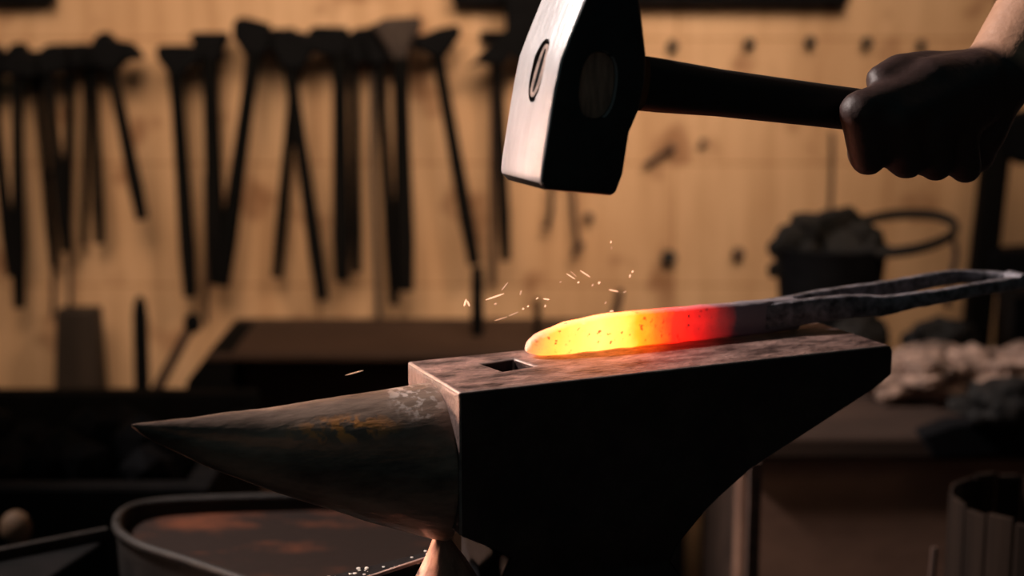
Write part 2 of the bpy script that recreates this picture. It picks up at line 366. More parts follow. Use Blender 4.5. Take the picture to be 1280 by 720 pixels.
# slanting bent pin beside the nail and a small latch
wall_rod('slanting bent pin under the hammer handle', [(838, 186), (822, 196), (806, 207)], 7, 'brown_rod', .01, 'bent_pin', 'pin', 'hooks on the wall')

# ------------------------------------------------------------------ bench along the wall
BY = 2.08
def z_at(py, Y=BY): return atY(640, py, Y).z
def x_at(px, py, Y=BY): return atY(px, py, Y).x
bt = thing('workbench', 'low dark wooden workbench standing along the wall behind the anvil', 'workbench', (0.0, BY + .12, 0))
zt, za = z_at(446), z_at(456)
xl, xr = x_at(272, 446), x_at(862, 446)
bm = bmesh.new(); box(bm, (xl, BY, za), (xr, BY + .05, zt - .004)); finish('apron', bm, M['brown_wood'], bt, bevel=.004)
bm = bmesh.new(); box(bm, (xl - .012, BY - .012, zt - .004), (xr, BY + .215, zt + .008)); finish('tabletop', bm, M['brown_wood'], bt, bevel=.003)
bm = bmesh.new(); box(bm, (xl + .02, BY + .09, 0.02), (xr, BY + .11, z_at(474))); finish('lower_panel', bm, M['brown_wood'], bt, bevel=.003)
bm = bmesh.new(); box(bm, (xl + .02, BY + .16, .3), (xr, BY + .18, zt - .004)); finish('back_panel', bm, M['black_wood'], bt, bevel=.003)
pp = [atY(x, y, BY - .01) for x, y in [(262, 440), (292, 440), (288, 480), (262, 520), (218, 520), (232, 478)]]
pp[3].z = pp[4].z = 0.0
bm = bmesh.new(); prism(bm, pp, Vector((0, .20, 0))); finish('leg', bm, M['black_wood'], bt, bevel=.004)
bm = bmesh.new(); box(bm, (xr - .06, BY + .0, 0), (xr, BY + .06, za)); finish('leg', bm, M['black_wood'], bt, bevel=.004)
# tools standing on the bench
def on_bench(name, label, cat, x0, x1, ytop, dy, m, lean=0):
    Y = BY + dy; a = atY((x0 + x1) / 2, ytop, Y); hw = (x1 - x0) / 2 * Y / F
    b = Vector((a.x - lean, Y, zt + .008))
    bm = bmesh.new(); n = 5
    pts = [b.lerp(a, i / n) for i in range(n + 1)]
    tube(bm, pts, [hw * .9, hw, hw * .96, hw * .92, hw * .95, hw * .8], 8, .8)
    solo(name, bm, M[m], label, cat, b, bevel=.001)
on_bench('iron_post', 'dark upright iron bar standing on the workbench left of the sparks', 'bar', 586, 607, 334, .10, 'black_iron')
on_bench('iron_stub', 'short dark stub standing on the bench behind the tip of the hot metal', 'bar', 666, 678, 374, .10, 'black_iron')
on_bench('leaning_chisel', 'small brown chisel leaning on the bench behind the hot metal', 'chisel', 768, 783, 362, .12, 'brown_rod', .012)
# leaning board, rod, poker at the left
def leaner(name, label, cat, front, Ytop, m, thick, group=None):
    pts = []
    for x, y, Y in front: pts.append(atY(x, y, Y))
    zb = 0.0
    bm = bmesh.new(); prism(bm, pts, Vector((0, thick, 0)))
    solo(name, bm, M[m], label, cat, (sum(p.x for p in pts) / len(pts), pts[0].y, min(p.z for p in pts)), group, bevel=.004)
def floor_y(px, Y):                             # lower end of something standing on the floor
    return 360 + F * ((CAM.z / Y - math.tan(TH)) / (1 + CAM.z / Y * math.tan(TH)))
leaner('oak_board', 'broad dark board standing upright against the wall at the left', 'board', [(69, 388, 2.36), (120, 388, 2.36), (133, 560, 2.36), (136, floor_y(0, 2.36), 2.36), (64, floor_y(0, 2.36), 2.36), (66, 560, 2.36)], 2.3, 'dark_wood_up', .04)
Y = 2.3
bm = bmesh.new(); a = atY(175, 380, Y); b = Vector((atY(172, 520, Y).x, Y, 0))
tube(bm, [b, b.lerp(a, .5), b.lerp(a, .97), a, a + Vector((0, 0, .012))], [.012, .012, .0115, .009, .004], 12)
solo('iron_stake', bm, M['black_iron'], 'round topped black stake standing upright right of the broad board', 'stake', b)
Y = 2.25; a = atY(241, 404, Y); b0 = atY(190, 498, Y); b = a + (b0 - a) * ((a.z) / (a.z - b0.z))
t = thing('fire_poker', 'thin brown poker leaning right with a dark knob on its end', 'poker', b)
bm = bmesh.new(); tube(bm, [b, b.lerp(a, .5), a], [.011, .01, .007], 10); finish('rod', bm, M['brown_rod'], t)
bm = bmesh.new(); ball(bm, a, .013, 2, (1, 1, 1.2)); finish('knob', bm, M['black_iron'], t)
# dark coal box at the left, in front of the board
t = thing('coal_bin', 'dark wooden coal bin in the shadow at the lower left', 'bin', (-.62, 1.8, 0))
bz = atY(100, 610, 1.62).z
for n_, lo, hi in [('front_panel', (-1.25, 1.62, 0), (-.32, 1.65, bz)), ('back_panel', (-1.25, 1.94, 0), (-.32, 1.97, bz + .02)), ('side_panel', (-.35, 1.65, 0), (-.32, 1.94, bz)), ('side_panel', (-1.25, 1.65, 0), (-1.22, 1.94, bz))]:
    bm = bmesh.new(); box(bm, lo, hi); finish(n_, bm, M['black_wood'], t, bevel=.004)
bm = bmesh.new()
for i in range(130):
    c = Vector((random.uniform(-1.18, -.39), random.uniform(1.69, 1.90), bz - .03 + random.uniform(-.02, .035)))
    vs = ball(bm, c, random.uniform(.022, .04), 1, (1, 1, .8))
    for v in vs: v.co += noise.noise_vector(v.co * 40) * .008
o = finish('coal_heap', bm, M['black_iron'], None, smooth=0); tag(o, 'heap of black coal lying in the bin at the lower left', 'coal', kind='stuff')

# ------------------------------------------------------------------ lower left: crate, knob, quench trough
TZ = 0.62
t = thing('dark_crate', 'low black crate at the bottom left corner with a worn top edge', 'crate', (-.45, 1.2, 0))
e0, e1 = atZ(-60, 704, TZ - .01), atZ(134, 666, TZ - .01)
dirn = (e1 - e0).normalized(); back = Vector((-.25, -.97, 0))
poly = [e0, e1, e1 + back * .12, e0 + back * .12]
bm = bmesh.new(); prism(bm, [Vector((p.x, p.y, 0.0)) for p in poly], Vector((0, 0, TZ - .015))); finish('box', bm, M['black_wood'], t, bevel=.003)
bm = bmesh.new(); strip(bm, [e0, e0.lerp(e1, .5), e1], .003, .005); finish('edge_strip', bm, M['trough'], t)
kn = atY(20, 660, 1.55)
t = thing('turned_mallet', 'small tan wooden knob catching light at the left edge, low down', 'mallet', (kn.x, kn.y, kn.z - .02))
bm = bmesh.new(); ball(bm, kn, .016, 3, (1, .9, 1.15)); finish('knob', bm, M['knob'], t)
bm = bmesh.new(); tube(bm, [kn + Vector((0, .01, -.01)), kn + Vector((0, .02, -kn.z))], [.007, .010], 10); finish('shaft', bm, M['dark_wood'], t)
# oval quench trough
loop_px = [(146, 657), (151, 643), (170, 633), (210, 627), (270, 624), (340, 622), (420, 620), (490, 620), (545, 626), (565, 645), (555, 680), (520, 715), (465, 738), (400, 748), (340, 738), (288, 720), (232, 701), (182, 685), (154, 670)]
loop = spline([atZ(x, y, TZ) for x, y in loop_px], 4, True)
cen = sum(loop, Vector()) / len(loop)
t = thing('quench_trough', 'oval steel trough with a rusty brown inside and painted orange glints, below the horn', 'trough', (cen.x, cen.y, 0))
bm = bmesh.new()
rings = [[p + (cen - p) * s + Vector((0, 0, z)) for p in loop] for s, z in [(.10, -TZ), (.0, -.02), (-.012, 0), (.0, .004), (.03, -.002), (.05, -.02), (.07, -.05)]]
loft(bm, rings, False); bm.faces.new(bm.verts[-len(loop):]) if False else None
finish('shell', bm, M['trough'], t)
bm = bmesh.new(); tube(bm, loop + [loop[0], loop[1]], .0045, 10, cap=False); finish('rim', bm, M['trough'], t)
bm = bmesh.new(); bm.faces.new([bm.verts.new(p + (cen - p) * .035 + Vector((0, 0, -.012))) for p in loop]); finish('glint_bed', bm, M['rust_glints'], t)

# ------------------------------------------------------------------ anvil
an = thing('anvil', 'heavy dark blacksmith anvil with a long pointed horn and square heel', 'anvil', uwz(.1, .046, -.23), rotz=PH)
AW = .092
def urect(u0, u1, w0, w1, z): return [uwz(u0, w0, z), uwz(u1, w0, z), uwz(u1, w1, z), uwz(u0, w1, z)]
lv = [(0, .3275, 0, AW, 0), (0, .3305, 0, AW, -.0013), (0, .3325, 0, AW, -.0045), (0, .3325, 0, AW, -.0215), (0, .3185, 0, AW, -.0305), (0, .2175, 0, AW, -.0764), (0, .192, 0, AW, -.094),
      (.018, .180, .0, .092, -.1035), (.036, .1715, .003, .089, -.115), (.034, .1655, .010, .082, -.128), (.032, .1625, .014, .078, -.140),
      (.032, .172, .010, .084, -.155), (.034, .20, -.01, .102, -.180), (.03, .235, -.025, .117, -.20), (-.02, .235, -.025, .117, -.205), (-.02, .235, -.025, .117, -.23)]
bm = bmesh.new(); loft(bm, [urect(*r) for r in lv])
body = finish('body', bm, [M['anvil'], M['face'], M['anvil_end']], None, smooth=30)
cuts = []
hp = [onW(0, 0, 0)] * 0
for c_, s_ in (((636, 456), .0135),):
    bm = bmesh.new(); c = loc(atZ(c_[0], c_[1], FACE_Z)); a = radians(10)
    q = [uwz(c.x + s_ * (cos(a) * i - sin(a) * j), c.y + s_ * (sin(a) * i + cos(a) * j), -.05) for i, j in ((-1, -1), (1, -1), (1, 1), (-1, 1))]
    prism(bm, q, Vector((0, 0, .06))); cuts.append(bm)
cut(body, cuts)
for p in body.data.polygons:
    n = p.normal; ct = loc(body.matrix_basis @ p.center)
    if ct.z > -.0005: p.material_index = 1
    elif n.dot(EU) < -.7 and ct.z > -.095 and ct.x < .002: p.material_index = 2
    elif n.dot(EU) < -.4 and ct.z < -.09: p.material_index = 4  # left waist faces blackened to stand in for shade under the block
bm = bmesh.new(); bm.from_mesh(body.data); old = body.data; bpy.data.objects.remove(body)
body = finish('body', bm, [M['anvil'], M['face'], M['anvil_end'], M['bright_edge'], M['black_iron']], an, smooth=30, bevel=.0016, bseg=2)
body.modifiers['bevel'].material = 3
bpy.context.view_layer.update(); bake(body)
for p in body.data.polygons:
    if p.material_index == 3 and p.center.z < .128: p.material_index = 4  # lower bevels blackened with them, shade put into the material
# horn
bm = bmesh.new(); rings = []; S = 40
for i in range(33):
    k = i / 32; u = .003 - .1975 * k
    r = .0525 * (1 - k) ** .86 + .0012
    if k > .97: r = .0525 * (.03) ** .86 * sqrt(max(0, (1 - k) / .03)) + .0008
    top = -.0042 - .0058 * k - .0016 * sin(pi * k); zc = top - r
    rr = r * (1.0 if k else .985)
    rings.append([uwz(u, .046 + rr * .84 * cos(2 * pi * j / S), zc + rr * sin(2 * pi * j / S)) for j in range(S)])
loft(bm, rings)
for v in bm.verts:
    v.co += noise.noise_vector(v.co * 45) * .0006 + noise.noise_vector(v.co * 160) * .00025
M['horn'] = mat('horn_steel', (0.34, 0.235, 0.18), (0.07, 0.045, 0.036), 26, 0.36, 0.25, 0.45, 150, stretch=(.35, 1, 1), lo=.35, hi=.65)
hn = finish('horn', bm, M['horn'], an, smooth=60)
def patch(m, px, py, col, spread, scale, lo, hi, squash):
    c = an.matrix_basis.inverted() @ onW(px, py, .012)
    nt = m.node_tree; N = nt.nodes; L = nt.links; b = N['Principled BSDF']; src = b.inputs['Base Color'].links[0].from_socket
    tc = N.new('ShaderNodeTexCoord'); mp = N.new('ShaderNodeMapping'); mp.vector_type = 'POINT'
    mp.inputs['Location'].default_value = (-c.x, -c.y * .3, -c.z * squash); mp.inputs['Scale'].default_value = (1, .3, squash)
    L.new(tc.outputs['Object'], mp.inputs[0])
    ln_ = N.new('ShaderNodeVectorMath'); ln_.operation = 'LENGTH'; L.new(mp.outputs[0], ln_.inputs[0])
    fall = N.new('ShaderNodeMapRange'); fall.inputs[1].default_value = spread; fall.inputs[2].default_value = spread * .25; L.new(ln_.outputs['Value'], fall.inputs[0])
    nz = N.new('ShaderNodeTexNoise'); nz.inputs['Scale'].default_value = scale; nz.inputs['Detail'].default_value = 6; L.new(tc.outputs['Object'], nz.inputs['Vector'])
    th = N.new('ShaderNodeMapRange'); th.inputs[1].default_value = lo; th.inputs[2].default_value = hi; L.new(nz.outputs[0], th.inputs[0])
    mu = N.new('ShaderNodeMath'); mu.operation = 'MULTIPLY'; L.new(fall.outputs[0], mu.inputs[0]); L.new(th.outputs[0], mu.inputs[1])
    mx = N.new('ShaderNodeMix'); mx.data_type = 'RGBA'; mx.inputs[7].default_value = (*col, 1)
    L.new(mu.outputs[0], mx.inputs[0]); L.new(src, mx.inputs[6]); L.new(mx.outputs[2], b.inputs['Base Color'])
patch(M['horn'], 436, 542, (1.0, .40, .11), .040, 120, .47, .56, 4.5)  # orange reflection of a warm source, painted into the horn colour
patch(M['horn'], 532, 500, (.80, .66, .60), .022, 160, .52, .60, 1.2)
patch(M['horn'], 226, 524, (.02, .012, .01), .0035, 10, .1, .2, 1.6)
# flared front foot under the horn
bm = bmesh.new(); rings = []
for px, py, r in [(549, 662, .003), (551, 674, .0062), (554, 686, .0105), (556, 700, .015), (556, 718, .0205), (555, 738, .027), (552, 765, .036), (546, 800, .046)]:
    c = onW(px, py, .046)
    rings.append([c + EU * r * cos(2 * pi * j / 28) + EW * r * .9 * sin(2 * pi * j / 28) for j in range(28)])
loft(bm, rings)
for v in bm.verts: v.co += noise.noise_vector(v.co * 60) * .0008
finish('foot', bm, M['foot'], an, smooth=60)
# dark toe plate at the lower left with scale flakes on it
a0, a1 = onW(552, 684, .075), onW(400, 722, .075)
d = (a1 - a0)
bm = bmesh.new()
q = [a0, a1, a1 + Vector((0, 0, -.03)), a0 + Vector((0, 0, -.04))]
prism(bm, q, EW * -.018); finish('toe', bm, M['black_iron'], an, bevel=.0015)
b0, b1 = onW(545, 694, .056), onW(455, 724, .056)
bm = bmesh.new(); strip(bm, [b0, b0.lerp(b1, .5), b1], .0012, .0012); finish('toe_edge', bm, M['bright_edge'], an)
bm = bmesh.new()
for i in range(60):
    k = random.random(); c = a0.lerp(a1, k) + EW * (-.018 * random.random()) + UZ * (.0006 - .004 * random.random() ** 2)
    vs = ball(bm, c, random.choice([.0004, .0005, .0008, .0012, .0017]), 1, (1, 1, .5))
o = finish('scale_flakes', bm, M['flake'], None, smooth=0); tag(o, 'bright flakes of forge scale scattered on the dark toe under the horn', 'scale flakes', kind='stuff')
# timber stand
bm = bmesh.new(); loft(bm, [urect(-.024, .24, -.03, .122, z) for z in (-FACE_Z, -.231)])
solo('timber_stand', bm, M['dark_wood_up'], 'squared timber block carrying the anvil', 'stand', uwz(.1, .046, -FACE_Z), rotz=PH, bevel=.006)

# ------------------------------------------------------------------ hot bar
def hot_material():
    m = bpy.data.materials.new('glowing_steel'); m.use_nodes = True
    nt = m.node_tree; N = nt.nodes; L = nt.links; b = N['Principled BSDF']
    tc = N.new('ShaderNodeTexCoord'); sp = N.new('ShaderNodeSeparateXYZ'); L.new(tc.outputs['Object'], sp.inputs[0])
    nz = N.new('ShaderNodeTexNoise'); nz.inputs['Scale'].default_value = 90; nz.inputs['Detail'].default_value = 5; L.new(tc.outputs['Object'], nz.inputs['Vector'])
    ad = N.new('ShaderNodeMath'); ad.operation = 'MULTIPLY_ADD'; ad.inputs[1].default_value = .016; L.new(nz.outputs[0], ad.inputs[0]); L.new(sp.outputs[0], ad.inputs[2])
    mr = N.new('ShaderNodeMapRange'); mr.inputs[1].default_value = .008; mr.inputs[2].default_value = .23; L.new(ad.outputs[0], mr.inputs[0])
    cr = N.new('ShaderNodeValToRGB'); e = cr.color_ramp.elements
    stops = [(0.0, (1.0, .26, .10)), (.05, (1.3, .40, .10)), (.12, (3.4, .85, .10)), (.26, (5, 1.25, .26)), (.35, (5, 1.1, .15)), (.41, (4.5, .60, .02)), (.47, (3.2, .22, .012)), (.53, (1.9, .03, .01)), (.62, (.9, .010, .008)), (.70, (.2, .006, .006)), (.77, (.004, .001, .002)), (1, (0, 0, 0))]
    e[0].position, e[0].color = stops[0][0], (*stops[0][1], 1); e[1].position, e[1].color = 1, (0, 0, 0, 1)
    for p, c in stops[1:-1]: x = e.new(p); x.color = (*c, 1)
    L.new(mr.outputs[0], cr.inputs[0])
    # flakes of dark scale
    n2 = N.new('ShaderNodeTexNoise'); n2.inputs['Scale'].default_value = 210; n2.inputs['Detail'].default_value = 3; L.new(tc.outputs['Object'], n2.inputs['Vector'])
    r2 = N.new('ShaderNodeValToRGB'); r2.color_ramp.elements[0].position = .30; r2.color_ramp.elements[0].color = (.06, .03, .02, 1); r2.color_ramp.elements[1].position = .38
    L.new(n2.outputs[0], r2.inputs[0])
    mx = N.new('ShaderNodeMix'); mx.data_type = 'RGBA'; mx.blend_type = 'MULTIPLY'; mx.inputs[0].default_value = .9
    L.new(cr.outputs[0], mx.inputs[6]); L.new(r2.outputs[0], mx.inputs[7])
    L.new(mx.outputs[2], b.inputs['Emission Color']); b.inputs['Emission Strength'].default_value = 1.0
    b.inputs['Base Color'].default_value = (.22, .19, .205, 1); b.inputs['Roughness'].default_value = .6
    bp = N.new('ShaderNodeBump'); bp.inputs['Strength'].default_value = .6; bp.inputs['Distance'].default_value = .001; L.new(n2.outputs[0], bp.inputs['Height']); L.new(bp.outputs[0], b.inputs['Normal'])
    return m
M['hot'] = hot_material()
WB = .0645
prof = [(662, 437, 441), (666, 428, 444), (675, 421, 446), (690, 414, 446.5), (712, 406, 444.5), (740, 399.5, 441.5), (770, 394.5, 438.5), (800, 391.5, 435), (840, 388, 431.5), (880, 384.5, 427.5), (920, 381, 424), (955, 378, 421), (1000, 374.5, 417)]
bm = bmesh.new(); rings = []
for i, (px, yt, yb) in enumerate(prof):
    tpt = loc(onW(px, yt, WB)); bpt = loc(onW(px, yb, WB)); zb = max(bpt.z, .0006); zt_ = tpt.z
    u = (tpt.x + bpt.x) / 2; th = .0125 * (1 if i > 3 else (.35, .65, .85, .95)[i]); c = min(.0022, (zt_ - zb) * .25); w0 = WB + .0125 / 2 - th / 2
    rings.append([uwz(u, w0, zb + c), uwz(u, w0 + c, zb), uwz(u, w0 + th - c, zb), uwz(u, w0 + th, zb + c), uwz(u, w0 + th, zt_ - c), uwz(u, w0 + th - c, zt_), uwz(u, w0 + c, zt_), uwz(u, w0, zt_ - c)])
fine = []
for a, b in zip(rings, rings[1:]):
    for k in range(6): fine.append([p.lerp(q, k / 6) for p, q in zip(a, b)])
fine.append(rings[-1]); loft(bm, fine)
for v in bm.verts: v.co += noise.noise_vector(v.co * 120) * .0005
hb = solo('hot_blade_blank', bm, M['hot'], 'glowing steel blank with rounded tip, yellow to red, lying on the anvil face', 'hot metal', uwz(.072, WB + .006, 0), rotz=PH, smooth=50)

# ------------------------------------------------------------------ tongs
tg = thing('blacksmith_tongs', 'long dark steel tongs gripping the cool end of the glowing blank', 'tongs', uwz(.27, .07, 0), rotz=PH)
near = [(955, 381, .0660), (970, 379, .0650), (995, 375.5, .0635), (1030, 371, .061), (1068, 368.5, .058), (1105, 370, .054), (1140, 366, .052), (1180, 361, .055), (1230, 352, .062), (1280, 345, .072), (1340, 338, .084), (1420, 329, .090), (1560, 318, .094)]
far = [(905, 380, .0790), (945, 376, .0800), (990, 369.5, .083), (1030, 362, .086), (1068, 357, .091), (1105, 352, .096), (1150, 344, .103), (1190, 338, .106), (1230, 338.5, .100), (1280, 342, .082), (1340, 341, .068), (1420, 335, .060), (1560, 326, .056)]
def rein(path, hh, hw, name):
    p = [onW(x, y, w) for x, y, w in path]
    top = spline(p, 5); n = len(top); H_ = []; W_ = []
    for i in range(n):
        k = i / (n - 1) * (len(path) - 1); a = int(min(k, len(path) - 2)); f = k - a
        H_.append(hh[a] * (1 - f) + hh[a + 1] * f); W_.append(hw[a] * (1 - f) + hw[a + 1] * f)
    cen_ = [q - UZ * h for q, h in zip(top, H_)]
    bm = bmesh.new(); strip(bm, cen_, W_, H_, .35)
    for v in bm.verts: v.co += noise.noise_vector(v.co * 150) * .0005
    return finish(name, bm, M['tongs'], tg, smooth=50)
rein(near, [.0088, .0098, .0095, .009, .0085, .0072, .0058, .0052, .005, .0048, .0046, .0045, .0045], [.0012, .0022, .0034, .0038, .0038, .0038, .0036, .0034, .0034, .0034, .0034, .0034, .0034], 'near_rein')
rein(far, [.0088, .0098, .0095, .009, .0085, .0072, .0058, .0052, .005, .0048, .0046, .0045, .0045], [.0012, .0022, .0034, .0038, .0038, .0038, .0036, .0034, .0034, .0034, .0034, .0034, .0034], 'far_rein')
rv = onW(1280, 350, .068)
bm = bmesh.new(); tube(bm, [rv, rv + EW * .018], .005, 14); finish('rivet', bm, M['tongs'], tg)

# ------------------------------------------------------------------ raised hammer
HWF = -.05; HD = .060
hh = thing('forging_hammer', 'big steel forging hammer with a bright ground side, raised above the anvil', 'hammer', onW(740, 240, HWF + HD / 2), rotz=PH)
out = [(675, 228), (678, 205), (682, 180), (687, 148), (693, 112), (701, 74), (712, 45), (731, -2), (748, -40), (792, -44), (802, 5), (809, 68), (808, 100), (801, 136), (788, 166), (780, 218), (771, 243), (765, 245), (684, 238)]
P = [onW(x, y, HWF) for x, y in out]
bm = bmesh.new(); prism(bm, P, EW * HD)
hd = finish('head', bm, M['hammer_dark'], None, smooth=30)
b = hd.modifiers.new('b', 'BEVEL'); b.width = .003; b.segments = 3; b.limit_method = 'ANGLE'; b.angle_limit = radians(50)
bpy.context.view_layer.update(); bake(hd)
def oval(center, ax, ay, ra, rb, vec, n=36, p=2.4):
    bm = bmesh.new(); pts = []
    for i in range(n):
        t = 2 * pi * i / n; cx, cy = cos(t), sin(t)
        pts.append(center + ax * ra * math.copysign(abs(cx) ** (2 / p), cx) + ay * rb * math.copysign(abs(cy) ** (2 / p), cy))
    prism(bm, pts, vec); return bm
axis = (onW(735, 40, HWF) - onW(715, 190, HWF)).normalized()           # the head's long axis in its front plane
side = EW.cross(axis).normalized()
fc = onW(748, 107, HWF)
lc = onW(697, 90, HWF)
lc = lc + EW * (HD * .47)
la = (onW(711, 47, HWF) - onW(692, 113, HWF)).normalized(); ln = la.cross(EW).normalized()
if ln.dot(EU) > 0: ln = -ln
cut(hd, [oval(fc - EW * .01, side, axis, .0125, .0205, EW * .014), oval(lc + ln * .01, EW, la, .0085, .0195, ln * -.016)])
bm = bmesh.new(); bm.from_mesh(hd.data); bpy.data.objects.remove(hd)
hd = finish('head', bm, [M['hammer_dark'], M['hammer_bright']], hh, smooth=30)
for p in hd.data.polygons:
    n = p.normal; c = p.center                        # local frame of the thing: x along the handle, y into depth
    if (n.x < -.55 and n.z > -.6 and abs(n.y) < .75) or n.z < -.75: p.material_index = 1
bm = oval(fc + EW * .0030, side, axis, .0118, .0196, EW * .001); finish('oval_recess', bm, M['stamp'], hh)['label'] = 'scratched brown oval sunk in the dark cheek'
bm = oval(lc - ln * .0016, EW, la, .0062, .0165, ln * -.001); finish('eye_wood', bm, M['wedge'], hh)['label'] = 'pale handle end wedged in the slotted eye'
bm = oval(lc - ln * .0012, EW, la, .0016, .0135, ln * -.002); finish('wedge', bm, M['void'], hh)
# handle
hw_ = HWF + HD / 2
ha, hbp = onW(800, 104, hw_), onW(1045, 134, hw_)
hdir = (hbp - ha).normalized()
hend = ha + hdir * .285
bm = bmesh.new(); rings = []
up = EW.cross(hdir).normalized(); up = -up if up.z < 0 else up
for k, (a, b) in [(0, (.0170, .0125)), (.05, (.0168, .0125)), (.2, (.0150, .0120)), (.45, (.0142, .0118)), (.7, (.0138, .0118)), (.9, (.0150, .0125)), (.985, (.0158, .013)), (1, (.013, .010))]:
    c = ha.lerp(hend, k); rings.append([c + up * a * math.copysign(abs(sin(2 * pi * j / 28)) ** .8, sin(2 * pi * j / 28)) + EW * b * math.copysign(abs(cos(2 * pi * j / 28)) ** .8, cos(2 * pi * j / 28)) for j in range(28)])
loft(bm, rings); finish('handle', bm, M['handle'], hh, smooth=60)['label'] = 'dark wooden handle'

# ------------------------------------------------------------------ smith
def hp_(px, py, w): return onW(px, py, w)
wr = hp_(1243, 101, -.030)
elbow = wr + EU * .165 + EW * .03 + UZ * .185
sho = elbow + Vector((.20, .12, .19))
segs = []
def chain(pts, rs):
    for (a, b), (ra, rb) in zip(zip(pts, pts[1:]), zip(rs, rs[1:])): segs.append((a, b, ra, rb))
# metacarpals: wrist -> knuckles, dorsal side to the camera
mc = {'i': hp_(1076, 140, -.050), 'm': hp_(1118, 150, -.055), 'r': hp_(1160, 155, -.054), 'p': hp_(1199, 158, -.047)}
wk = {'i': hp_(1218, 92, -.038), 'm': hp_(1226, 100, -.042), 'r': hp_(1234, 110, -.040), 'p': hp_(1240, 120, -.034)}
fr = {'i': .0128, 'm': .0132, 'r': .0126, 'p': .0112}
pip = {'i': hp_(1085, 196, -.045), 'm': hp_(1133, 200, -.048), 'r': hp_(1170, 204, -.046), 'p': hp_(1207, 210, -.038)}
dip = {'i': hp_(1078, 190, -.012), 'm': hp_(1124, 198, -.012), 'r': hp_(1163, 203, -.012), 'p': hp_(1200, 206, -.010)}
tip = {'i': hp_(1076, 164, .002), 'm': hp_(1120, 170, .004), 'r': hp_(1158, 175, .003), 'p': hp_(1196, 180, .001)}
for k in 'imrp':
    f = fr[k]
    chain([wk[k], mc[k], pip[k], dip[k], tip[k]], [.017, f * 1.12, f * .98, f * .85, f * .7])
# palm web between metacarpals
chain([mc['i'], mc['m'], mc['r'], mc['p']], [.012, .0125, .012, .011])
chain([hp_(1150, 122, -.048), hp_(1190, 118, -.042), wr], [.014, .018, .026])
chain([hp_(1110, 122, -.044), hp_(1160, 105, -.04), wr], [.012, .018, .025])
# heel of the hand behind the grip, thumb over the top of the handle
chain([wr, hp_(1225, 165, -.026), hp_(1222, 195, -.02)], [.024, .018, .012])
chain([wr, hp_(1192, 98, -.018), hp_(1158, 90, -.020), hp_(1124, 90, -.028), hp_(1101, 100, -.034)], [.024, .0195, .0150, .0126, .0104])
chain([wr, wr.lerp(elbow, .35), wr.lerp(elbow, .75), elbow], [.0255, .031, .041, .040])
chain([elbow, elbow.lerp(sho, .5), sho], [.040, .046, .056])
# trunk, head, other arm
N_ = Vector((sho.x + .05, sho.y + .19, sho.z))
hipz = .93
pel = Vector((N_.x + .03, N_.y, hipz)); rsho = Vector((N_.x, N_.y + .19, sho.z - .01))
neckb = N_ + Vector((-.01, 0, .06)); headc = N_ + Vector((-.07, 0, .21))
relb = rsho + Vector((.03, .08, -.29)); rhand = onW(1560, 322, .075) + Vector((.0, 0, 0)); rwr = rhand + Vector((.04, .07, .02))
chain([rsho, rsho.lerp(relb, .5), relb, relb.lerp(rwr, .3), rwr], [.054, .046, .04, .042, .027])
chain([rwr, rhand], [.026, .024])
for j, du in enumerate((-.028, -.01, .009, .026)):
    c = rhand + EU * du; chain([c + EW * .022 + UZ * .012, c + EW * .004 + UZ * .026, c - EW * .018 + UZ * .006, c - EW * .012 - UZ * .016], [.011, .010, .009, .008])
chain([rhand + EW * .02 - EU * .02, rhand - EU * .05 + EW * .012 + UZ * .016, rhand - EU * .07 + UZ * .018], [.013, .0115, .009])
for s in (-1, 1): segs.append((N_ + Vector((0, .09 * s, -.03)), N_ + Vector((.01, .17 * s, -.01)), .085, .058))
segs += [(N_ + Vector((0, -.07, -.1)), N_ + Vector((0, .07, -.1)), .115, .115), (N_ + Vector((0, -.06, -.28)), N_ + Vector((0, .06, -.28)), .10, .10), (pel + Vector((0, -.08, 0)), pel + Vector((0, .08, 0)), .11, .11), (N_ + Vector((0, 0, -.25)), pel, .12, .12)]
chain([N_, neckb, headc + Vector((.02, 0, -.06))], [.075, .058, .056])
segs += [(headc + Vector((.02, 0, .035)), headc + Vector((-.005, 0, .03)), .088, .082), (headc + Vector((-.03, 0, -.05)), headc + Vector((-.05, 0, -.075)), .058, .042),
         (headc + Vector((-.088, 0, .015)), headc + Vector((-.108, 0, -.018)), .012, .015)]
for s in (-1, 1): segs.append((headc + Vector((.015, .083 * s, .01)), headc + Vector((.012, .086 * s, -.02)), .014, .011))
sooty_skin(wr, (elbow - wr).normalized(), .004, .014)
bm = grow(segs, .0032, 4)
t = thing('person', 'smith in a dark shirt at the right edge, sooty fist gripping the hammer handle', 'person', (pel.x, pel.y, 0))
body_o = finish('body', bm, M['skin'], None, smooth=180); body_o.parent = t; body_o.matrix_parent_inverse = t.matrix_basis.inverted()
# clothing
segs = []
chain([elbow.lerp(sho, .12), elbow.lerp(sho, .55), sho], [.053, .06, .07])
chain([rsho, rsho.lerp(relb, .55), rsho.lerp(relb, .9)], [.066, .058, .052])
for s in (-1, 1): segs.append((N_ + Vector((0, .09 * s, -.03)), N_ + Vector((.01, .17 * s, -.01)), .098, .07))
segs += [(N_ + Vector((0, -.07, -.1)), N_ + Vector((0, .07, -.1)), .13, .13), (N_ + Vector((0, -.06, -.28)), N_ + Vector((0, .06, -.28)), .118, .118), (pel + Vector((0, -.08, .02)), pel + Vector((0, .08, .02)), .126, .126), (N_ + Vector((0, 0, -.25)), pel, .135, .135)]
finish('shirt', grow(segs, .012, 3), M['shirt'], t, smooth=180)
segs = []
for s in (-1, 1):
    hip = pel + Vector((0, .09 * s, -.03)); kn_ = Vector((pel.x - .04 + .05 * s, pel.y + .12 * s, .50)); an_ = Vector((pel.x + .02 + .08 * s, pel.y + .15 * s, .10))
    chain([hip, kn_, an_], [.105, .07, .058])
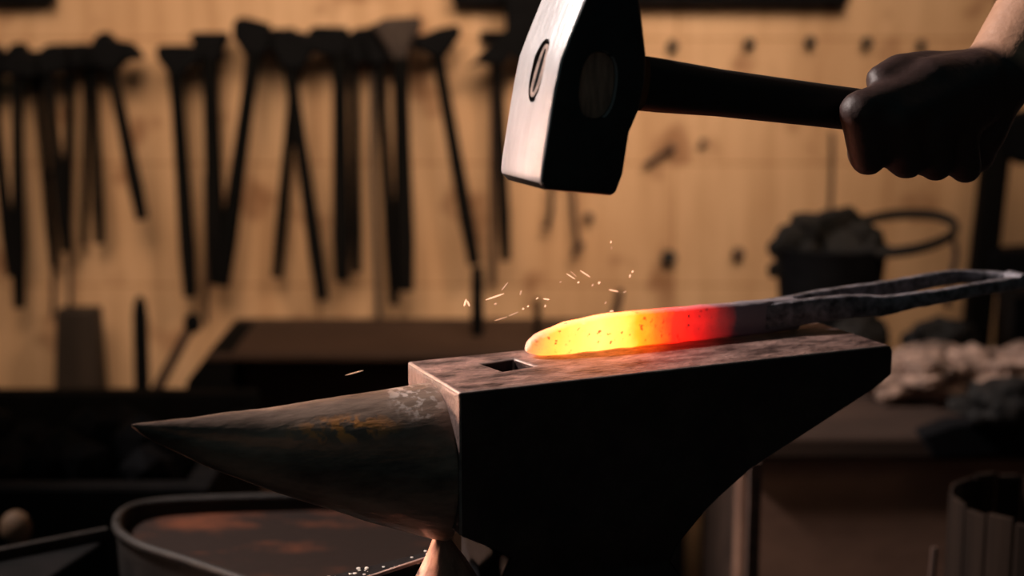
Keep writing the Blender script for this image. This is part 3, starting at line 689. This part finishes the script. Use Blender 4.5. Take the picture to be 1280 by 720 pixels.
segs.append((pel + Vector((0, -.07, -.02)), pel + Vector((0, .07, -.02)), .122, .122))
finish('trousers', grow(segs, .012, 3), M['denim'], t, smooth=180)
for s in (-1, 1):
    segs = []; an_ = Vector((pel.x + .02 + .08 * s, pel.y + .15 * s, .10))
    chain([an_ + Vector((0, 0, .04)), an_ + Vector((0, 0, -.05))], [.058, .05]); chain([an_ + Vector((.02, 0, -.06)), an_ + Vector((-.17, 0, -.066))], [.04, .034])
    finish('boot', grow(segs, .008, 3), M['leather'], t, smooth=180)
segs = [(headc + Vector((.03, 0, .05)), headc + Vector((0, 0, .052)), .09, .078), (headc + Vector((.055, 0, .0)), headc + Vector((.05, 0, -.03)), .07, .055)]
finish('hair', grow(segs, .006, 3), M['hair'], t, smooth=180)
M['eye'] = mat('eye', (.02, .012, .01), (.012, .008, .006), 10, .2)
for s in (-1, 1):
    bm = bmesh.new(); ball(bm, headc + Vector((-.072, .031 * s, .012)), .012, 3); finish('eye', bm, M['eye'], t)
bm = bmesh.new(); ball(bm, headc + Vector((-.088, 0, -.052)), .02, 3, (.4, 1, .3)); finish('lips', bm, M['skin'], t)
# leather apron over the front
bm = bmesh.new(); rows = []
for z in (N_.z - .08, N_.z - .25, hipz + .05, hipz - .1, .62, .5):
    row = []
    for i in range(13):
        a = (i / 12 - .5) * 1.9; wv = .16 + .02 * (z < hipz)
        row.append(Vector((N_.x - (.165 + .01 * (z < hipz)) * cos(a) + .02, N_.y + wv * 1.25 * sin(a), z)))
    rows.append(row)
vv = [[bm.verts.new(p) for p in r] for r in rows]
for a, b in zip(vv, vv[1:]):
    for i in range(12): bm.faces.new((a[i], a[i + 1], b[i + 1], b[i]))
o = finish('apron', bm, M['leather'], t, smooth=180); sd = o.modifiers.new('s', 'SOLIDIFY'); sd.thickness = .004

# ------------------------------------------------------------------ right background: post, iron bucket, hoop, bench, sacking
PY_ = 2.2
p0 = atY(1274, 20, PY_); p1 = atY(1247, 205, PY_); p2 = atY(1222, 432, PY_)
foot = p1 + (p2 - p1) * (p1.z / (p1.z - p2.z))
ptop = p1 + (p1 - p2) * .9
t = thing('leaning_post', 'dark square post leaning against the wall behind the fist', 'post', foot)
bm = bmesh.new(); hw2 = .0175
prism(bm, [ptop + Vector((-hw2, 0, 0)), ptop + Vector((hw2, 0, 0)), foot + Vector((hw2 * 1.05, 0, 0)), foot + Vector((-hw2 * 1.05, 0, 0))], Vector((0, .03, 0)))
finish('shaft', bm, M['black_wood'], t, bevel=.003)
q = [atY(x, y, PY_ - .012) for x, y in [(1258, 150), (1300, 138), (1330, 150), (1330, 206), (1274, 206), (1262, 196)]]
bm = bmesh.new(); prism(bm, q, Vector((0, .05, 0))); finish('bracket', bm, M['black_iron'], t, bevel=.004)
q = [atY(x, y, PY_ - .012) for x, y in [(1240, 316), (1300, 312), (1300, 346), (1240, 346)]]
bm = bmesh.new(); prism(bm, q, Vector((0, .05, 0))); finish('collar', bm, M['black_iron'], t, bevel=.004)
# right bench: a heavy brown block the bucket and the sacking stand on
RB = 1.78
M['panel_wood'] = mat('panel_wood', (0.34, 0.19, 0.13), (0.17, 0.095, 0.068), 6, 0.9, 0, 0.3, stretch=(.4, 1, 1), spec=0.1)
M['block_wood'] = mat('block_wood', (0.06, 0.034, 0.024), (0.03, 0.017, 0.012), 9, 0.95, 0, 0.3, stretch=(.3, 1, 1), spec=0.3)
rz = atY(1150, 540, RB).z; rx0 = atY(905, 482, RB).x
t = thing('block_bench', 'heavy brown plank bench standing behind the heel of the anvil', 'bench', (rx0 + .35, RB + .2, 0))
bm = bmesh.new(); box(bm, (rx0 + .02, RB, 0), (1.0, RB + .03, rz - .03)); finish('front_panel', bm, M['panel_wood'], t, bevel=.004)
bm = bmesh.new(); box(bm, (rx0, RB - .015, rz - .03), (1.02, RB + .37, rz)); finish('tabletop', bm, M['block_wood'], t, bevel=.006)
bm = bmesh.new(); box(bm, (rx0 + .02, RB + .03, 0), (rx0 + .05, RB + .35, rz - .03)); finish('side_panel', bm, M['dark_wood'], t, bevel=.004)
# iron bucket with lumpy black contents
KY = 2.08
def kx(px, py=330): return atY(px, py, KY).x
def kz(py): return atY(1040, py, KY).z
bc = Vector(((kx(968) + kx(1108)) / 2, KY, 0)); rb = (kx(1108) - kx(968)) / 2
t = thing('iron_bucket', 'dark iron bucket heaped with black lumps standing below the fist', 'bucket', (bc.x, bc.y, rz))
bm = bmesh.new(); S = 36
def ringc(r, z, n=S): return [Vector((bc.x + r * cos(2 * pi * i / n), bc.y + r * sin(2 * pi * i / n), z)) for i in range(n)]
ztop = kz(306)
loft(bm, [ringc(rb * .8, rz), ringc(rb * .86, rz + (ztop - rz) * .4), ringc(rb * .98, ztop - .01), ringc(rb * 1.03, ztop), ringc(rb * .97, ztop + .002), ringc(rb * .92, ztop - .02), ringc(rb * .8, rz + .02)])
finish('shell', bm, M['black_iron'], t, smooth=50)
M['char'] = mat('charred_lumps', (0.014, 0.011, 0.009), (0.005, 0.005, 0.005), 40, 0.8, 0, .4, spec=.3)
bm = bmesh.new()
for px, py, r in [(985, 300, 26), (1010, 290, 28), (1040, 285, 30), (1052, 270, 18), (1070, 292, 26), (1085, 305, 24), (1000, 315, 26), (1045, 310, 34), (966, 305, 10), (972, 330, 14)]:
    vs = ball(bm, atY(px, py, KY - .01), r * KY / F, 2)
for v in bm.verts: v.co += noise.noise_vector(v.co * 26) * .012 + noise.noise_vector(v.co * 70) * .005
o = finish('charcoal_heap', bm, M['char'], None, smooth=30); tag(o, 'black lumpy charcoal heaped over the rim of the iron bucket', 'charcoal', kind='stuff')
# hoop resting on the bucket
hc = atY(1120, 291, KY); n = 40; ra = (kx(1192) - kx(1048)) / 2
bm = bmesh.new(); pts = []
for i in range(n + 2):
    a = 2 * pi * i / n
    pts.append(hc + Vector((ra * cos(a), ra * .85 * sin(a), .012 * cos(a) + ra * .17 * sin(a))))
tube(bm, pts, .0048, 8, 1.5, cap=False)
t = thing('iron_hoop', 'thin iron hoop jutting out to the right over the charcoal bucket', 'hoop', hc)
finish('band', bm, M['char'], t)
bm = bmesh.new(); tube(bm, spline([atY(x, y, KY) for x, y in [(1189, 294), (1195, 318), (1188, 350), (1184, 385)]], 4), .004, 8); finish('hook', bm, M['brown_rod'], t)
# dark things between tongs and bench
def lump(name, label, cat, px, py, rx, ry, Y, m, seed, amp=.35, group=None, sub=4, f=20, ground=None):
    c = atY(px, py, Y); sx = rx * Y / F; sz = ry * Y / F
    bm = bmesh.new(); vs = ball(bm, (0, 0, 0), 1, sub)
    for v in bm.verts:
        nn = noise.noise(Vector((v.co.x * 1.6, v.co.y * 1.6, v.co.z * 1.6)) + Vector((seed, 0, 0))) + .5 * noise.noise(v.co * 3.7 + Vector((0, seed, 0))) + .3 * (1 - abs(noise.noise(v.co * 6.5 + Vector((0, 0, seed))))*2)
        v.co = v.co * (1 + amp * nn)
    for v in bm.verts: v.co = Vector((v.co.x * sx, v.co.y * sx * .6, v.co.z * sz)) + c
    zlow = ground if ground is not None else c.z - sz
    for v in bm.verts: v.co.z = max(v.co.z, zlow)
    return solo(name, bm, M[m], label, cat, (c.x, c.y, zlow), group, smooth=60)
lump('iron_scrap', 'dark lump of iron scrap left on the bench under the bucket', 'scrap', 1075, 425, 34, 40, 2.0, 'char', 3.1, ground=rz)
lump('iron_scrap', 'dark lump of iron scrap by the foot of the leaning post', 'scrap', 1175, 425, 40, 28, 2.02, 'char', 8.2, ground=rz)
lump('crumpled_sacking', 'pale crumpled sacking heaped on the bench right of the anvil heel', 'sacking', 1150, 470, 64, 30, 1.92, 'cloth', 5.0, .5, ground=rz, sub=5)
lump('crumpled_sacking', 'pale crumpled sacking at the right edge, under the leaning post', 'sacking', 1262, 470, 64, 38, 1.94, 'cloth', 11.3, .5, ground=rz, sub=5)
lump('sooty_glove', 'dark crumpled glove lying in front of the sacking at the right edge', 'glove', 1246, 505, 52, 30, 1.72, 'char', 15.2, .4)
q = [atY(x, y, RB - .05) for x, y in [(1150, 545), (1190, 530), (1330, 520), (1330, 565), (1170, 575)]]
bm = bmesh.new(); prism(bm, q, Vector((0, .034, 0))); solo('iron_slab', bm, M['black_iron'], 'dark iron slab leaning against the bench front at the right', 'slab', q[0], bevel=.004)
q = [atY(x, 440, 2.08) for x in (1258, 1400)]
bm = bmesh.new(); box(bm, (q[0].x, 2.06, rz), (q[1].x, 2.14, atY(1260, 372, 2.06).z)); solo('dark_toolbox', bm, M['black_wood'], 'dark upright box on the bench at the right edge, beside the post', 'box', (q[0].x + .05, 2.1, rz), bevel=.004)
# staved bucket at the right edge
SB = 1.42
bcx = atY(1292, 622, SB); R = 106 * SB / F
t = thing('staved_bucket', 'weathered wooden stave bucket standing at the bottom right corner', 'bucket', (bcx.x, bcx.y, 0))
n = 18
bm = bmesh.new()
for i in range(n):
    a0_, a1_ = 2 * pi * (i + .03) / n, 2 * pi * (i + .97) / n
    hgt = bcx.z + random.uniform(-.003, .003)
    q = [Vector((bcx.x + r * cos(a), bcx.y + r * sin(a), hgt)) for r, a in ((R, a0_), (R * 1.012, (a0_ + a1_) / 2), (R, a1_), (R * .95, a1_), (R * .95, a0_))]
    prism(bm, q, Vector((0, 0, -(hgt))))
finish('staves', bm, M['stave'], t, bevel=.0015)
bm = bmesh.new(); tube(bm, [(bcx.x, bcx.y, .02), (bcx.x, bcx.y, .04)], R * .9, 24); finish('bottom', bm, M['stave'], t)
for zz in (bcx.z - .16, .12):
    bm = bmesh.new(); loft(bm, [[Vector((bcx.x + r * cos(2 * pi * i / 36), bcx.y + r * sin(2 * pi * i / 36), z)) for i in range(36)] for r, z in ((R * 1.012, zz), (R * 1.03, zz + .001), (R * 1.03, zz + .022), (R * 1.012, zz + .023))], False); finish('hoop', bm, M['black_iron'], t)
# upright bar and thin rod near the waist
Y = 1.45; a = atY(945, 578, Y)
bm = bmesh.new(); box(bm, (a.x - .006, Y, 0), (a.x + .006, Y + .01, a.z)); solo('flat_bar', bm, M['brown_rod'], 'upright brown iron bar standing just right of the anvil waist', 'bar', (a.x, Y, 0), bevel=.001)
Y = 1.35; a = atY(1168, 684, Y)
bm = bmesh.new(); tube(bm, [(a.x - .02, Y, 0), a], .0032, 8); solo('thin_rod', bm, M['brown_rod'], 'thin rod end catching light left of the stave bucket', 'rod', (a.x - .02, Y, 0))

# ------------------------------------------------------------------ sparks
def spark_material():
    m = bpy.data.materials.new('spark'); m.use_nodes = True; b = m.node_tree.nodes['Principled BSDF']
    b.inputs['Base Color'].default_value = (.3, .12, .05, 1); b.inputs['Emission Color'].default_value = (1, .56, .34, 1); b.inputs['Emission Strength'].default_value = 1.4
    return m
M['spark'] = spark_material()
def dim(name, s):
    m = M['spark'].copy(); m.name = name; m.node_tree.nodes['Principled BSDF'].inputs['Emission Strength'].default_value = s; return m
M['spark_dim'] = dim('spark_dim', .62)
SP = [((580, 383), (583, 374), 2.6, 1), ((584, 376), (587, 383), 2.2, 1), ((607, 375), (630, 367), 1.9, 1), ((627, 363), (635, 353), 1.4, 0), ((618, 381), (621, 379), 2.2, 0), ((650, 369), (652, 363), 2.0, 0),
      ((618, 401), (634, 396), 1.4, 0), ((636, 395), (648, 390), 1.5, 0), ((653, 387), (655, 385), 1.8, 1), ((659, 384), (661, 382), 1.8, 1), ((670, 374), (673, 372), 1.4, 1), ((679, 373.5), (687, 374.5), 1.9, 1),
      ((681, 384), (682, 381), 1.8, 1), ((699, 353), (702, 352), 1.4, 0), ((708, 342), (719, 349), 1.4, 1), ((713, 339), (721, 346), 1.2, 0), ((722, 354), (724, 352), 2.0, 1), ((725, 338), (738, 346.5), 1.6, 1),
      ((740, 358), (742, 355), 1.8, 0), ((748, 355), (750, 352), 2.3, 1), ((761, 362), (773, 364.5), 1.8, 1), ((779, 366), (783, 364), 1.5, 0), ((787, 347), (788, 343), 2.0, 1), ((790, 341), (791.5, 338), 2.0, 1),
      ((763.5, 304), (764, 301), 1.8, 1), ((764, 312), (764.5, 308), 1.2, 0), ((762, 389.5), (767, 388.5), 1.8, 1), ((756, 380), (758, 377), 1.4, 0), ((432, 469), (454, 463), 1.2, 0)]
order = ['leftmost', 'second from the left', 'third from the left', 'fourth from the left', 'fifth from the left', 'sixth from the left', 'seventh from the left', 'eighth from the left', 'ninth from the left', 'tenth from the left', 'eleventh from the left', 'twelfth from the left', 'thirteenth from the left', 'fourteenth from the left', 'fourteenth from the right', 'thirteenth from the right', 'twelfth from the right', 'eleventh from the right', 'tenth from the right', 'ninth from the right', 'eighth from the right', 'seventh from the right', 'sixth from the right', 'fifth from the right', 'fourth from the right', 'third from the right', 'second from the right', 'rightmost']
over = sorted([s for s in SP if s[0][0] > 500], key=lambda s: s[0][0])
for i, (a, b, wd, br_) in enumerate(over + [s for s in SP if s[0][0] < 500]):
    ww = .07 + .02 * random.uniform(-1, 1) if a[0] > 500 else .03
    pa, pb = onW(*a, ww), onW(*b, ww); r = wd / 2 / 1750
    bm = bmesh.new(); tube(bm, [pa, pa.lerp(pb, .25), pa.lerp(pb, .75), pb], [r * .35, r, r, r * .3], 6)
    lng = (Vector(b) - Vector(a)).length
    shape = 'streak' if lng > 10 else ('short dash' if lng > 5 else 'speck')
    lab = f'glowing spark {shape}, {order[i]} of the sparks over the hot metal' if i < len(over) else 'lone faint spark streak above the horn, left of the anvil body'
    solo('spark', bm, M['spark'] if br_ else M['spark_dim'], lab, 'spark', pa.lerp(pb, .5), 'sparks flying from the hot metal' if i < len(over) else None, smooth=60)

# ------------------------------------------------------------------ light
w = bpy.data.worlds.new('world'); scene.world = w; w.use_nodes = True
bg = w.node_tree.nodes['Background']; bg.inputs[0].default_value = (.4, .9, 1.0, 1); bg.inputs[1].default_value = 0.03
def lamp(name, kind, loc_, target, energy, color, **k):
    l = bpy.data.lights.new(name, kind); l.energy = energy; l.color = color
    for a, v in k.items(): setattr(l, a, v)
    o = bpy.data.objects.new(name, l); COL.objects.link(o); o.location = loc_
    o.rotation_euler = (Vector(target) - Vector(loc_)).to_track_quat('-Z', 'Y').to_euler(); return o
lamp('wall_lamp', 'SPOT', (0.62, 1.25, 1.80), (-0.02, WY, 0.93), 34, (1, .72, .50), spot_size=radians(72), spot_blend=1.0, shadow_soft_size=.10)
for x in (-.72, -.24, .24, .72):
    lamp('wall_wash', 'SPOT', (x, 1.30, 1.80), (x, WY, .92), 46, (1, .74, .52), spot_size=radians(50), spot_blend=1.0, shadow_soft_size=.40)
lamp('key_lamp', 'SPOT', (-1.35, 1.50, 2.1), (0.18, 1.15, .86), 235, (1, .86, .80), spot_size=radians(58), spot_blend=.7, shadow_soft_size=.08)
lamp('foot_fill', 'AREA', (-1.40, 1.36, 1.04), (-.05, .985, .715), 1.5, (1, .58, .40), shape='DISK', size=.26, spread=radians(24))  # added warm fill from out of view, beamed narrowly at the anvil foot
lamp('ember_lamp', 'POINT', (.22, -.15, 1.24), (0, 1, .8), .35, (1, .40, .14), shadow_soft_size=.03)
